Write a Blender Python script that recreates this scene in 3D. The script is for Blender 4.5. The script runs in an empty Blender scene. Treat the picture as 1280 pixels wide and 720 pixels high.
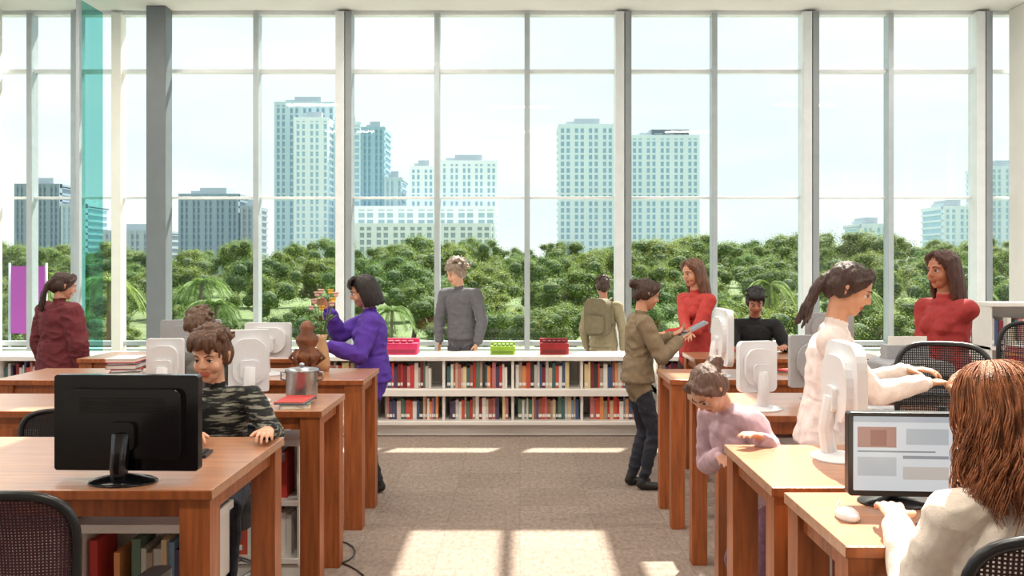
import bpy, bmesh, math, random
import numpy as np
from mathutils import Vector, Matrix, noise, Euler
random.seed(7)
sc=bpy.context.scene
COL=sc.collection
def lin(c):
    return tuple(((v/255)/12.92 if v/255<=0.04045 else ((v/255+0.055)/1.055)**2.4) for v in c)
# ---------------------------------------------------------------- materials
MATS={}
def mat(name,rgb,rough=0.6,metal=0.0,nscale=0,nvar=0.12,bump=0.0,bscale=60,stretch=(1,1,1),emit=0,spec=0.5,coord='Object',ramp=(0.3,0.7),c2=None,coat=0):
    if name in MATS: return MATS[name]
    m=bpy.data.materials.new(name); m.use_nodes=True
    nt=m.node_tree; b=nt.nodes['Principled BSDF']
    c=lin(rgb)
    b.inputs['Base Color'].default_value=(*c,1)
    b.inputs['Roughness'].default_value=rough
    b.inputs['Metallic'].default_value=metal
    b.inputs['Specular IOR Level'].default_value=spec
    b.inputs['Coat Weight'].default_value=coat; b.inputs['Coat Roughness'].default_value=0.25
    if nscale or bump:
        tc=nt.nodes.new('ShaderNodeTexCoord'); mp=nt.nodes.new('ShaderNodeMapping')
        mp.inputs['Scale'].default_value=stretch
        nt.links.new(tc.outputs[coord],mp.inputs['Vector'])
    if nscale:
        n=nt.nodes.new('ShaderNodeTexNoise'); n.inputs['Scale'].default_value=nscale; n.inputs['Detail'].default_value=5
        nt.links.new(mp.outputs[0],n.inputs['Vector'])
        r=nt.nodes.new('ShaderNodeValToRGB')
        r.color_ramp.elements[0].position=ramp[0]; r.color_ramp.elements[1].position=ramp[1]
        r.color_ramp.elements[0].color=(*[v*(1-nvar) for v in c],1)
        r.color_ramp.elements[1].color=(*(lin(c2) if c2 else [min(1,v*(1+nvar)) for v in c]),1)
        nt.links.new(n.outputs['Fac'],r.inputs['Fac']); nt.links.new(r.outputs[0],b.inputs['Base Color'])
    if bump:
        n2=nt.nodes.new('ShaderNodeTexNoise'); n2.inputs['Scale'].default_value=bscale; n2.inputs['Detail'].default_value=4
        nt.links.new(mp.outputs[0],n2.inputs['Vector'])
        bp=nt.nodes.new('ShaderNodeBump'); bp.inputs['Strength'].default_value=bump; bp.inputs['Distance'].default_value=0.01
        nt.links.new(n2.outputs['Fac'],bp.inputs['Height']); nt.links.new(bp.outputs[0],b.inputs['Normal'])
    if emit:
        b.inputs['Emission Color'].default_value=(*c,1); b.inputs['Emission Strength'].default_value=emit
    MATS[name]=m; return m
def glass_mat(name,rgb,refl=0.06):
    m=bpy.data.materials.new(name); m.use_nodes=True; nt=m.node_tree; nt.nodes.clear()
    o=nt.nodes.new('ShaderNodeOutputMaterial'); mx=nt.nodes.new('ShaderNodeMixShader')
    t=nt.nodes.new('ShaderNodeBsdfTransparent'); g=nt.nodes.new('ShaderNodeBsdfGlossy')
    t.inputs[0].default_value=(*lin(rgb),1); g.inputs['Roughness'].default_value=0.02
    mx.inputs[0].default_value=refl
    nt.links.new(t.outputs[0],mx.inputs[1]); nt.links.new(g.outputs[0],mx.inputs[2]); nt.links.new(mx.outputs[0],o.inputs[0])
    return m
def island_mat(name,cols,rough=0.6):
    m=bpy.data.materials.new(name); m.use_nodes=True; nt=m.node_tree; b=nt.nodes['Principled BSDF']
    g=nt.nodes.new('ShaderNodeNewGeometry'); r=nt.nodes.new('ShaderNodeValToRGB')
    cr=r.color_ramp; cr.interpolation='CONSTANT'
    while len(cr.elements)<len(cols): cr.elements.new(0.5)
    for i,c in enumerate(cols):
        cr.elements[i].position=i/len(cols); cr.elements[i].color=(*lin(c),1)
    nt.links.new(g.outputs['Random Per Island'],r.inputs[0]); nt.links.new(r.outputs[0],b.inputs['Base Color'])
    b.inputs['Roughness'].default_value=rough
    return m
# ---------------------------------------------------------------- mesh builder
class MB:
    def __init__(s): s.bm=bmesh.new()
    def box(s,x0,x1,y0,y1,z0,z1,m=0,M=None):
        P=[(x0,y0,z0),(x1,y0,z0),(x1,y1,z0),(x0,y1,z0),(x0,y0,z1),(x1,y0,z1),(x1,y1,z1),(x0,y1,z1)]
        vs=[s.bm.verts.new((M@Vector(p)) if M else p) for p in P]
        for f in ((0,3,2,1),(4,5,6,7),(0,1,5,4),(1,2,6,5),(2,3,7,6),(3,0,4,7)):
            s.bm.faces.new([vs[i] for i in f]).material_index=m
        return s
    def tube(s,pts,r,m=0,seg=10,closed=False):
        pts=[Vector(p) for p in pts]; n=len(pts)
        rs=r if isinstance(r,(list,tuple)) else [r]*n
        rings=[]; up=None
        for i,p in enumerate(pts):
            if closed: a=(pts[(i+1)%n]-pts[i-1])
            else: a=pts[min(i+1,n-1)]-pts[max(i-1,0)]
            a.normalize()
            if up is None: up=a.orthogonal().normalized()
            up=(up-a*up.dot(a)); up=up.normalized() if up.length>1e-5 else a.orthogonal().normalized()
            w=a.cross(up)
            rings.append([s.bm.verts.new(p+(up*math.cos(t)+w*math.sin(t))*rs[i]) for t in [2*math.pi*k/seg for k in range(seg)]])
        rng=range(n if closed else n-1)
        for i in rng:
            A=rings[i];B=rings[(i+1)%n]
            for k in range(seg):
                f=s.bm.faces.new((A[k],A[(k+1)%seg],B[(k+1)%seg],B[k])); f.material_index=m; f.smooth=True
        if not closed:
            s.bm.faces.new(rings[0][::-1]).material_index=m; s.bm.faces.new(rings[-1]).material_index=m
        return s
    def lathe(s,prof,c=(0,0,0),m=0,seg=20,sx=1,sy=1):
        rings=[[s.bm.verts.new((c[0]+r*sx*math.cos(2*math.pi*k/seg),c[1]+r*sy*math.sin(2*math.pi*k/seg),c[2]+z)) for k in range(seg)] for r,z in prof]
        for A,B in zip(rings,rings[1:]):
            for k in range(seg):
                f=s.bm.faces.new((A[k],A[(k+1)%seg],B[(k+1)%seg],B[k])); f.material_index=m; f.smooth=True
        s.bm.faces.new(rings[0][::-1]).material_index=m; s.bm.faces.new(rings[-1]).material_index=m
        return s
    def rbox(s,w,h,d,c,rad=0.02,m=0,M=None,seg=5):
        pts=[]
        for cx,cz,a0 in ((w/2-rad,h/2-rad,0),(-w/2+rad,h/2-rad,90),(-w/2+rad,-h/2+rad,180),(w/2-rad,-h/2+rad,270)):
            for k in range(seg+1):
                a=math.radians(a0+90*k/seg); pts.append((cx+rad*math.cos(a),cz+rad*math.sin(a)))
        T=(lambda v:(M@Vector(v)) if M else v)
        A=[s.bm.verts.new(T((c[0]+p[0],c[1]-d/2,c[2]+p[1]))) for p in pts]
        B=[s.bm.verts.new(T((c[0]+p[0],c[1]+d/2,c[2]+p[1]))) for p in pts]
        n=len(pts)
        s.bm.faces.new(A).material_index=m; s.bm.faces.new(B[::-1]).material_index=m
        for k in range(n):
            s.bm.faces.new((A[(k+1)%n],A[k],B[k],B[(k+1)%n])).material_index=m
        return s
    def obj(s,name,mats,loc=(0,0,0),rz=0,parent=None,bevel=0):
        me=bpy.data.meshes.new(name); bmesh.ops.recalc_face_normals(s.bm,faces=s.bm.faces[:])
        s.bm.to_mesh(me); s.bm.free()
        o=bpy.data.objects.new(name,me); COL.objects.link(o)
        for m in mats: me.materials.append(m)
        o.location=loc; o.rotation_euler=(0,0,rz)
        if parent: o.parent=parent
        if bevel:
            b=o.modifiers.new('bevel','BEVEL'); b.width=bevel; b.segments=2; b.limit_method='ANGLE'
        return o
def empty(name,loc=(0,0,0)):
    e=bpy.data.objects.new(name,None); COL.objects.link(e); e.location=loc; e.empty_display_size=0.1; return e
def adopt(o,e):
    o.parent=e; o.matrix_parent_inverse=Matrix.Translation(-Vector(e.location))
# ---------------------------------------------------------------- common mats
M_white=mat('white_laminate',(236,232,226),0.45,nscale=4,nvar=0.03)
M_alu=mat('painted_aluminium',(170,180,184),0.4,0.3,nscale=8,nvar=0.05)
M_aluw=mat('white_aluminium',(214,220,222),0.4,0.1,nscale=8,nvar=0.04)
M_alu_d=mat('grey_column_paint',(104,112,116),0.5,nscale=6,nvar=0.05)
M_alu_m=mat('grey_mullion_paint',(142,150,154),0.45,0.2,nscale=6,nvar=0.05)
M_wall=mat('wall_paint',(222,219,214),0.8,nscale=3,nvar=0.03)
M_black=mat('black_plastic',(22,22,24),0.35,nscale=30,nvar=0.1)
M_blackg=mat('gloss_black_plastic',(12,12,14),0.15)
M_wplast=mat('white_plastic',(224,226,230),0.3,nscale=20,nvar=0.02)
M_gplast=mat('grey_plastic',(160,162,166),0.4,nscale=20,nvar=0.04)
M_chrome=mat('brushed_metal',(170,172,176),0.3,0.9,nscale=60,nvar=0.1)
M_glass=glass_mat('window_glass',(248,252,252),0.012)
M_teal=glass_mat('teal_glass',(188,230,226),0.05)
M_top=mat('oak_table_top',(178,124,90),0.32,nscale=5,nvar=0.2,bump=0.06,bscale=12,stretch=(0.6,8,8),coat=0.6)
M_leg=mat('oak_leg',(154,84,42),0.4,nscale=5,nvar=0.32,bump=0.08,bscale=12,stretch=(9,9,0.7))
def carpet():
    m=bpy.data.materials.new('carpet_tiles'); m.use_nodes=True; nt=m.node_tree; b=nt.nodes['Principled BSDF']; b.inputs['Roughness'].default_value=0.95
    b.inputs['Specular IOR Level'].default_value=0.15
    tc=nt.nodes.new('ShaderNodeTexCoord')
    br=nt.nodes.new('ShaderNodeTexBrick'); br.inputs['Scale'].default_value=1.0
    br.inputs['Color1'].default_value=(*lin((144,129,119)),1); br.inputs['Color2'].default_value=(*lin((136,121,111)),1); br.inputs['Mortar'].default_value=(*lin((128,114,104)),1)
    br.inputs['Mortar Size'].default_value=0.003; br.inputs['Brick Width'].default_value=0.5; br.inputs['Row Height'].default_value=0.5; br.offset=0.0
    nt.links.new(tc.outputs['Object'],br.inputs['Vector'])
    n=nt.nodes.new('ShaderNodeTexNoise'); n.inputs['Scale'].default_value=34; n.inputs['Detail'].default_value=9; n.inputs['Roughness'].default_value=0.7
    mp=nt.nodes.new('ShaderNodeMapping'); mp.inputs['Scale'].default_value=(1,0.5,1)
    nt.links.new(tc.outputs['Object'],mp.inputs[0]); nt.links.new(mp.outputs[0],n.inputs['Vector'])
    mx=nt.nodes.new('ShaderNodeMix'); mx.data_type='RGBA'; mx.blend_type='OVERLAY'; mx.inputs[0].default_value=0.8
    nt.links.new(br.outputs['Color'],mx.inputs[6]); nt.links.new(n.outputs['Fac'],mx.inputs[7])
    nt.links.new(mx.outputs[2],b.inputs['Base Color'])
    bp=nt.nodes.new('ShaderNodeBump'); bp.inputs['Strength'].default_value=0.4; bp.inputs['Distance'].default_value=0.005
    nt.links.new(n.outputs['Fac'],bp.inputs['Height']); nt.links.new(bp.outputs[0],b.inputs['Normal'])
    return m
# ---------------------------------------------------------------- room
WY=11.2; CZ=4.95; XL=-8.5; XR=8.5; YB=-3.0
MB().box(XL,XR,YB,WY+0.1,-0.2,0).obj('floor',[carpet()])
opens=[(0.85,2.15,7.1,9.05),(2.3,2.62,7.1,8.8),(2.75,4.3,4.1,7.0),(1.95,2.6,4.1,6.7),(-2.6,-0.9,6.0,7.3),(3.1,4.6,7.9,9.5),(0.7,1.7,9.62,9.80),(1.9,2.9,10.05,10.25)]  # roof openings added out of view, placed to throw sun patches inside
xs=sorted({XL,XR,*[o[0] for o in opens],*[o[1] for o in opens]}); ys=sorted({YB,WY+0.1,*[o[2] for o in opens],*[o[3] for o in opens]})
cb=MB()
for i in range(len(xs)-1):
    for j in range(len(ys)-1):
        cx=(xs[i]+xs[i+1])/2; cy=(ys[j]+ys[j+1])/2
        if any(o[0]<cx<o[1] and o[2]<cy<o[3] for o in opens): continue
        cb.box(xs[i],xs[i+1],ys[j],ys[j+1],CZ,CZ+0.12)
cb.obj('ceiling',[mat('ceiling_tile',(206,206,204),0.9,nscale=2,nvar=0.03)])
for k,o in enumerate(opens):
    b=MB()
    if o[3]-o[2]>0.5 and o[1]-o[0]>0.8:
        n=max(2,round((o[1]-o[0])/0.65))
        for i in range(1,n):
            x=o[0]+(o[1]-o[0])*i/n; b.box(x-0.03,x+0.03,o[2],o[3],CZ+0.02,CZ+0.11,0)
        ym=(o[2]+o[3])/2; b.box(o[0],o[1],ym-0.04,ym+0.04,CZ+0.02,CZ+0.11,0)
    b.box(o[0],o[1],o[2],o[3],CZ+0.06,CZ+0.068,1)
    b.obj('added_sun_opening_%d'%(k+1),[M_alu,M_glass])
MB().box(XL,XR,YB-0.15,YB,0,CZ).obj('wall_back',[M_wall])
for sgn,nm in ((-1,'left'),(1,'right')):
    b=MB(); x0=sgn*8.5; x1=x0+sgn*0.15; a,c=min(x0,x1),max(x0,x1)
    b.box(a,c,YB,WY,0,0.8); b.box(a,c,YB,WY,4.6,CZ)  # open band in the unseen side walls, added to let sky light in
    y=YB
    while y<WY: b.box(a,c,y,y+0.12,0.8,4.6); y+=1.9
    b.obj('wall_'+nm,[M_wall])
fr=MB()
fr.box(XL,XR,WY-0.06,WY+0.06,4.9,CZ,4); fr.box(XL,XR,WY-0.04,WY+0.05,4.175,4.225,4)
fr.box(XL,XR,WY-0.03,WY+0.05,2.59,2.62,4); fr.box(XL,XR,WY-0.05,WY+0.05,0.0,0.12,0); fr.box(XL,XR,WY-0.03,WY+0.05,0.74,0.80,0)
for x in (-7.7,-6.15,-3.31,-1.04,0.09,2.44,4.65,6.9,8.0):
    fr.box(x-0.034,x+0.034,WY-0.1,WY+0.06,0.1,4.92,0)
for x in (-2.21,1.28,3.62,5.78):
    fr.box(x-0.09,x+0.02,WY-0.16,WY+0.06,0.1,4.92,4); fr.box(x+0.03,x+0.11,WY-0.16,WY+0.06,0.1,4.92,1)
fr.box(-5.62,-5.52,WY-0.12,WY+0.06,0.1,4.92,0); fr.box(-5.12,-5.0,WY-0.1,WY+0.06,0.1,4.92,2)
fr.box(XL,XR,WY-0.005,WY+0.005,0.1,4.92,3)
fr.obj('window_1',[M_alu,M_alu_m,M_white,M_glass,M_aluw],bevel=0.006)
MB().box(-4.60,-4.36,10.9,11.12,0,CZ).obj('trim_column',[M_alu_d],bevel=0.01)
MB().box(-6.95,-6.48,10.7,11.1,0,CZ).obj('trim_column_white',[M_wall],bevel=0.01)
MB().box(6.12,6.38,10.75,11.1,0,CZ).obj('trim_column_white',[M_wall],bevel=0.01)
b=MB(); b.box(-5.215,-5.20,10.5,11.05,0.0,4.9,0); b.box(-5.23,-5.19,10.44,10.5,0,4.9,1); b.obj('window_2',[M_teal,M_alu])
MB().box(-9,9,WY+0.0,WY+0.3,CZ+0.12,7.5).obj('wall_upper_facade',[M_wall])
MB().box(-12,12,WY,12.75,7.5,7.7).obj('added_sun_blocker',[M_wall])  # unseen slab added to limit the sun coming through the window wall
MB().box(-12,12,WY+0.1,15.0,-0.3,-0.02).obj('terrace_slab',[mat('terrace_concrete',(190,188,182),0.8,nscale=3)])
# ---------------------------------------------------------------- bookshelves
BOOKM=island_mat('book_covers',[(186,54,48),(234,230,222),(70,92,128),(204,84,62),(240,236,230),(128,44,48),(214,188,150),(98,122,104),(226,150,92),(66,60,60),(200,196,190),(160,96,80),(232,212,160),(120,150,176),(204,64,60),(170,150,132),(86,72,98),(222,200,190),(70,110,110),(196,120,120)])
LAB=mat('book_label',(240,238,232),0.6)
def books_row(bb,x0,x1,y0,z,hmax,depth=0.16,m=0,lab=1,gap=0.05,axis='x'):
    x=x0+0.01
    while x<x1-0.04:
        if random.random()<gap*0.4: x+=random.uniform(0.03,0.10); continue
        t=random.uniform(0.016,0.042); h=hmax*random.uniform(0.72,0.98); d=depth*random.uniform(0.85,1)
        fy=y0+random.uniform(0,0.015)
        bb.box(x,x+t,fy,fy+d,z,z+h,m)
        if random.random()<0.6: bb.box(x+0.002,x+t-0.002,fy-0.0012,fy+0.002,z+0.025,z+0.055,lab)
        x+=t+0.0015
def low_shelf(name,x0,x1,y0,y1,levels,top,bay=0.9,base=0.1,step=0.0):
    e=empty(name,((x0+x1)/2,(y0+y1)/2,0))
    b=MB(); b.box(x0,x1,y0+0.02,y1,0,base,0)
    b.box(x0,x1,y1-0.02,y1,base,top,0)
    b.box(x0-0.01,x1+0.01,y0-0.015,y1+0.01,top-0.035,top,0)
    for z in levels: b.box(x0,x1,y0,y1,z-0.03,z,0)
    n=max(1,round((x1-x0)/bay))
    for i in range(n+1):
        x=x0+(x1-x0)*i/n; b.box(max(x0,x-0.015),min(x1,x+0.015),y0+0.005,y1,base,top,0)
    o=b.obj(name+'_case',[M_white],bevel=0.003); adopt(o,e)
    bb=MB(); lv=list(levels)+[top-0.035]
    for k,z in enumerate(levels):
        for i in range(n):
            a=x0+(x1-x0)*i/n+0.02; c=x0+(x1-x0)*(i+1)/n-0.02
            f=random.uniform(0.8,1.0); books_row(bb,a,a+(c-a)*f,y0+0.06,z,min(0.27,(lv[k+1]-z-0.04)),depth=min(0.18,y1-y0-0.1))
    o=bb.obj('row_of_books',[BOOKM,LAB]); adopt(o,e)
    return e
def window_shelf(x0,x1,name):
    e=empty(name,((x0+x1)/2,9.35,0))
    b=MB()
    b.box(x0,x1,9.16,9.62,0,0.12,0); b.box(x0,x1,9.07,9.62,0.12,0.16,0)
    b.box(x0,x1,9.07,9.62,0.415,0.485,0); b.box(x0,x1,9.60,9.62,0.1,0.8,0)
    b.box(x0,x1,9.09,9.66,0.775,0.82,0)
    n=round((x1-x0)/0.72)
    for i in range(n+1):
        x=x0+(x1-x0)*i/n
        b.box(max(x0,x-0.014),min(x1,x+0.014),9.14,9.62,0.1,0.8,0)
    adopt(b.obj('shelf_case',[M_white],bevel=0.004),e)
    bb=MB()
    for i in range(n):
        a=x0+(x1-x0)*i/n+0.02; c=x0+(x1-x0)*(i+1)/n-0.02
        books_row(bb,a,a+(c-a)*random.uniform(0.8,1),9.18,0.485,0.28); books_row(bb,a+(c-a)*random.uniform(0,0.12),c,9.18,0.16,0.25)
    adopt(bb.obj('row_of_books',[BOOKM,LAB]),e)
window_shelf(-6.9,-1.56,'low_bookshelf'); window_shelf(-1.5,1.35,'low_bookshelf'); window_shelf(1.41,6.8,'low_bookshelf')
low_shelf('under_desk_bookshelf',-1.74,-1.24,3.45,3.80,[0.14,0.46],0.76)
b=MB(); b.box(-2.6,-1.78,3.45,3.80,0.03,0.76,0); b.box(-2.59,-2.2,3.435,3.45,0.05,0.74,1); b.box(-2.18,-1.79,3.435,3.45,0.05,0.74,1); b.box(-2.24,-2.22,3.42,3.436,0.45,0.58,2); b.box(-2.16,-2.14,3.42,3.436,0.45,0.58,2); b.obj('storage_cabinet',[M_gplast,M_white,M_chrome],bevel=0.003)
low_shelf('under_desk_bookshelf',-2.6,-1.22,4.90,5.17,[0.14,0.46],0.80)
low_shelf('under_desk_bookshelf',1.3,2.3,4.66,4.95,[0.14,0.52],0.86)
low_shelf('under_desk_bookshelf',1.15,2.2,3.3,3.6,[0.14,0.46],0.80)
low_shelf('tall_bookcase',4.25,5.9,8.0,8.35,[0.14,0.56,1.02],1.42)
for x,c,w,h in ((-1.28,(196,44,90),0.42,0.16),(0.0-0.18,(126,160,40),0.26,0.12),(0.36,(150,34,38),0.30,0.16),(1.95,(196,30,40),0.26,0.14)):
    b=MB(); b.box(-w/2,w/2,-0.1,0.1,0,h*0.75,0); b.box(-w/2,w/2,0.06,0.1,h*0.7,h,0); b.box(-w/2+0.02,w/2-0.02,-0.104,-0.09,0.02,h*0.35,1)
    for i in range(5): b.box(-w/2+0.03+i*w/6,-w/2+0.03+i*w/6+w/8,-0.07,0.05,h*0.6,h*0.9,1)
    b.obj('book_display_box',[mat('display_%d'%int(c[0]),c,0.5,nscale=10),mat('display_inner_%d'%int(c[0]),tuple(int(v*0.75) for v in c),0.5)],loc=(x,9.36,0.82),bevel=0.004)
# ---------------------------------------------------------------- tables
def table(x0,x1,y0,y1,h=1.0,lt=0.105):
    b=MB()
    b.box(x0,x1,y0,y1,h-0.035,h,0); b.box(x0+0.03,x1-0.03,y0+0.03,y1-0.03,h-0.10,h-0.035,1)
    ins=0.01
    for x in (x0+ins,x1-ins-lt):
        for y in (y0+ins,y1-ins-lt): b.box(x,x+lt,y,y+lt,0,h-0.035,1)
    b.box(x0-0.002,x1+0.002,y0-0.004,y0,h-0.033,h-0.002,1)
    return b.obj('work_table',[M_top,M_leg],bevel=0.004)
table(-2.75,-1.05,3.02,3.95); table(-3.3,-1.04,4.64,5.27); table(-3.5,-1.04,5.88,6.55,lt=0.12); table(-3.6,-1.75,7.2,7.8)
table(0.87,2.35,3.06,3.78); table(0.89,2.4,2.42,2.99); table(1.0,2.5,4.5,5.3,lt=0.09); table(1.0,2.5,5.9,6.5,lt=0.09); table(1.42,3.0,7.2,7.75); table(2.75,4.6,6.5,7.1)
# ---------------------------------------------------------------- chairs
def office_chair(x,y,rz,seat=0.62,back=1.14,meshc=(40,30,32)):
    M_mesh=mat('mesh_fabric_%d'%meshc[0],meshc,0.8)
    b=MB()
    for k in range(5):
        a=2*math.pi*k/5; b.tube([(0,0,0.10),(0.28*math.cos(a),0.28*math.sin(a),0.07)],[0.022,0.014],0)
        b.lathe([(0.005,0),(0.026,0.005),(0.026,0.048),(0.005,0.053)],(0.28*math.cos(a),0.28*math.sin(a),0.0),0,12)
    b.tube([(0,0,0.08),(0,0,seat-0.06)],[0.028,0.02],2)
    if seat>0.55:
        b.tube([(0.2*math.cos(t),0.2*math.sin(t),0.28) for t in [2*math.pi*k/24 for k in range(24)]],0.01,2,8,True)
        for k in range(3): b.tube([(0,0,0.28),(0.2*math.cos(k*2.1),0.2*math.sin(k*2.1),0.28)],0.008,2)
    b.rbox(0.46,0.44,0.07,(0,seat-0.035,0),0.09,1,Matrix(((1,0,0,0),(0,0,1,0),(0,1,0,0),(0,0,0,1))))
    bh=back-seat-0.08; zc=seat+0.08+bh/2; w=0.46
    def bp(u,v):
        return Vector((u*w/2,-0.23-0.05*v*v*0.3+0.06*u*u-0.04*(v+1)/2,zc+v*bh/2))
    loop=[]
    for k in range(40):
        t=2*math.pi*k/40; c,s_=math.cos(t),math.sin(t)
        u=math.copysign(abs(c)**0.5,c); v=math.copysign(abs(s_)**0.5,s_); u*=(0.92+0.08*v); loop.append(bp(u,v))
    b.tube(loop,0.014,0,8,True)
    NI=22; NJ=26
    for i in range(-NI,NI+1):
        u=i/(NI+1); lim=(1-abs(u)**4)**0.25
        b.tube([bp(u*(0.92+0.08*v),v) for v in [lim*j/4 for j in range(-4,5)]],0.0032,1,4)
    for j in range(-NJ,NJ+1):
        v=j/(NJ+1); lim=(1-abs(v)**4)**0.25*(0.92+0.08*v)
        b.tube([bp(lim*i/4,v) for i in range(-4,5)],0.0032,1,4)
    b.tube([(0,0.0,seat-0.06),(0,-0.2,seat-0.05),(0,-0.29,seat+0.05),(0,-0.28,zc)],0.02,0)
    for sx in (-1,1):
        b.tube([(sx*0.2,0,seat-0.05),(sx*0.29,0,seat-0.03),(sx*0.30,-0.02,seat+0.2)],0.013,0)
        b.rbox(0.07,0.24,0.03,(sx*0.30,seat+0.215,0.0),0.03,0,Matrix(((1,0,0,0),(0,0,1,0),(0,1,0,0),(0,0,0,1))))
    return b.obj('office_chair',[M_black,M_mesh,M_chrome],loc=(x,y,0),rz=rz)
office_chair(-1.42,2.68,math.radians(-6),0.60,1.145,(72,36,44))
office_chair(1.12,2.06,math.radians(4),0.62,1.215,(60,38,38))
office_chair(2.02,4.18,math.radians(160),0.66,1.37,(30,30,32))
office_chair(3.1,5.3,math.radians(150),0.66,1.4,(30,30,32))
office_chair(-1.50,4.30,math.radians(180),0.60,0.94,(30,30,32))
office_chair(-1.95,5.54,math.radians(180),0.62,0.98,(30,30,32))
office_chair(2.15,8.2,math.radians(180),0.62,1.0,(30,30,32))
office_chair(-2.35,4.25,math.radians(170),0.62,1.02,(30,30,32))
# ---------------------------------------------------------------- monitors etc
def screen_mat():
    m=bpy.data.materials.new('lit_screen'); m.use_nodes=True; nt=m.node_tree; b=nt.nodes['Principled BSDF']
    b.inputs['Base Color'].default_value=(0.02,0.02,0.02,1); b.inputs['Roughness'].default_value=0.2
    tc=nt.nodes.new('ShaderNodeTexCoord')
    sp=nt.nodes.new('ShaderNodeSeparateXYZ'); nt.links.new(tc.outputs['Object'],sp.inputs[0])
    def rng(sock,a,c):
        g=nt.nodes.new('ShaderNodeMath'); g.operation='GREATER_THAN'; nt.links.new(sock,g.inputs[0]); g.inputs[1].default_value=a
        l=nt.nodes.new('ShaderNodeMath'); l.operation='LESS_THAN'; nt.links.new(sock,l.inputs[0]); l.inputs[1].default_value=c
        m_=nt.nodes.new('ShaderNodeMath'); m_.operation='MULTIPLY'; nt.links.new(g.outputs[0],m_.inputs[0]); nt.links.new(l.outputs[0],m_.inputs[1]); return m_.outputs[0]
    prev=None
    rects=[(-0.2,0.2,0.27,0.32,(188,192,198)),(-0.14,-0.02,0.19,0.255,(176,124,110)),(-0.10,-0.05,0.195,0.245,(150,84,76)),(0.01,0.14,0.20,0.25,(190,194,198)),(-0.14,-0.02,0.10,0.16,(196,198,200)),(0.0,0.14,0.09,0.13,(204,196,188)),(-0.14,0.1,0.175,0.18,(140,146,152)),(0.0,0.14,0.155,0.165,(150,154,160))]
    for (x0,x1,z0,z1,c) in rects:
        mm=nt.nodes.new('ShaderNodeMath'); mm.operation='MULTIPLY'; nt.links.new(rng(sp.outputs['X'],x0,x1),mm.inputs[0]); nt.links.new(rng(sp.outputs['Z'],z0,z1),mm.inputs[1])
        mx=nt.nodes.new('ShaderNodeMix'); mx.data_type='RGBA'; nt.links.new(mm.outputs[0],mx.inputs[0])
        if prev is None: mx.inputs[6].default_value=(*lin((226,228,230)),1)
        else: nt.links.new(prev,mx.inputs[6])
        mx.inputs[7].default_value=(*lin(c),1); prev=mx.outputs[2]
    nt.links.new(prev,b.inputs['Emission Color']); b.inputs['Emission Strength'].default_value=0.7
    return m
M_scr=screen_mat()
M_dark=mat('screen_off',(26,28,32),0.15)
def monitor(x,y,rz,w,h,z0=1.0,gap=0.06,shell=None,lit=False,name='computer_monitor',thick=0.04,rad=0.012):
    shell=shell or M_black; b=MB(); zc=gap+h/2; dark=shell in (M_black,M_blackg)
    b.rbox(w,h,thick,(0,0,zc),rad,0); b.rbox(w*0.8,h*0.72,0.03,(0,thick/2+0.012,zc),0.03 if dark else min(w,h)*0.3,0)
    b.rbox(w-0.03,h-0.03,0.004,(0,-thick/2-0.001,zc+0.003),max(0.004,rad-0.01),1)
    if dark:
        for i in range(7): b.box(-w*0.3,w*0.3,thick/2+0.026,thick/2+0.029,zc+h*0.12+i*0.008,zc+h*0.12+i*0.008+0.003,2)
    else:
        for i in range(3): b.box(-w*0.2,w*0.2,thick/2+0.0262,thick/2+0.0275,zc-h*0.05+i*0.008,zc-h*0.05+i*0.008+0.0025,2)
    b.tube([(0,thick/2+0.03,zc-h*0.1),(0,thick/2+0.055,gap+0.02),(0,thick/2+0.04,0.012)],[0.035,0.03,0.032],0)
    b.rbox(0.10,0.10,0.03,(0,thick/2+0.03,zc-h*0.12),0.02,0)
    b.lathe([(0.02,0.03),(0.10,0.014),(0.12,0.006),(0.12,0.0)][::-1],(0,thick/2+0.02,0),0,28,1.0,0.75)
    return b.obj(name,[shell,M_scr if lit else M_dark,M_blackg if dark else M_gplast],loc=(x,y,z0),rz=rz,bevel=0.003)
monitor(-1.40,3.17,math.radians(180-2),0.52,0.34,gap=0.035,shell=M_blackg)
monitor(-1.53,5.0,math.radians(200),0.22,0.35,gap=0.05,shell=M_wplast)
monitor(-2.0,5.0,math.radians(185),0.20,0.27,gap=0.08,shell=M_wplast)
monitor(-1.76,6.2,math.radians(180),0.32,0.24,gap=0.12,shell=M_wplast)
monitor(-2.3,6.2,math.radians(190),0.4,0.26,gap=0.12,shell=M_gplast)
monitor(1.29,3.52,math.radians(88),0.40,0.36,gap=0.10,shell=M_wplast,rad=0.09)
monitor(1.26,4.72,math.radians(195),0.22,0.27,gap=0.09,shell=M_wplast,rad=0.03)
monitor(1.40,6.1,math.radians(90),0.44,0.38,gap=0.08,shell=M_wplast,rad=0.06)
monitor(1.72,5.12,math.radians(185),0.34,0.30,gap=0.06,shell=M_gplast)
monitor(1.21,2.82,math.radians(-4),0.335,0.265,gap=0.035,shell=M_black,lit=True)
monitor(2.6,7.45,math.radians(180),0.4,0.26,gap=0.1,shell=M_gplast)
def keyboard(x,y,rz,z=1.0,m=M_wplast):
    b=MB(); b.box(-0.2,0.2,-0.06,0.06,0.0,0.012,0)
    for i in range(14):
        for j in range(4): b.box(-0.19+i*0.0272,-0.168+i*0.0272,-0.05+j*0.026,-0.028+j*0.026,0.012,0.018,0)
    b.obj('keyboard',[m],loc=(x,y,z),rz=rz)
keyboard(-1.45,3.55,0.1,m=M_black); keyboard(1.36,2.54,0.0,m=M_black); keyboard(1.95,3.25,0.1); keyboard(-1.55,4.76,0.0); keyboard(1.8,4.66,0)
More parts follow.
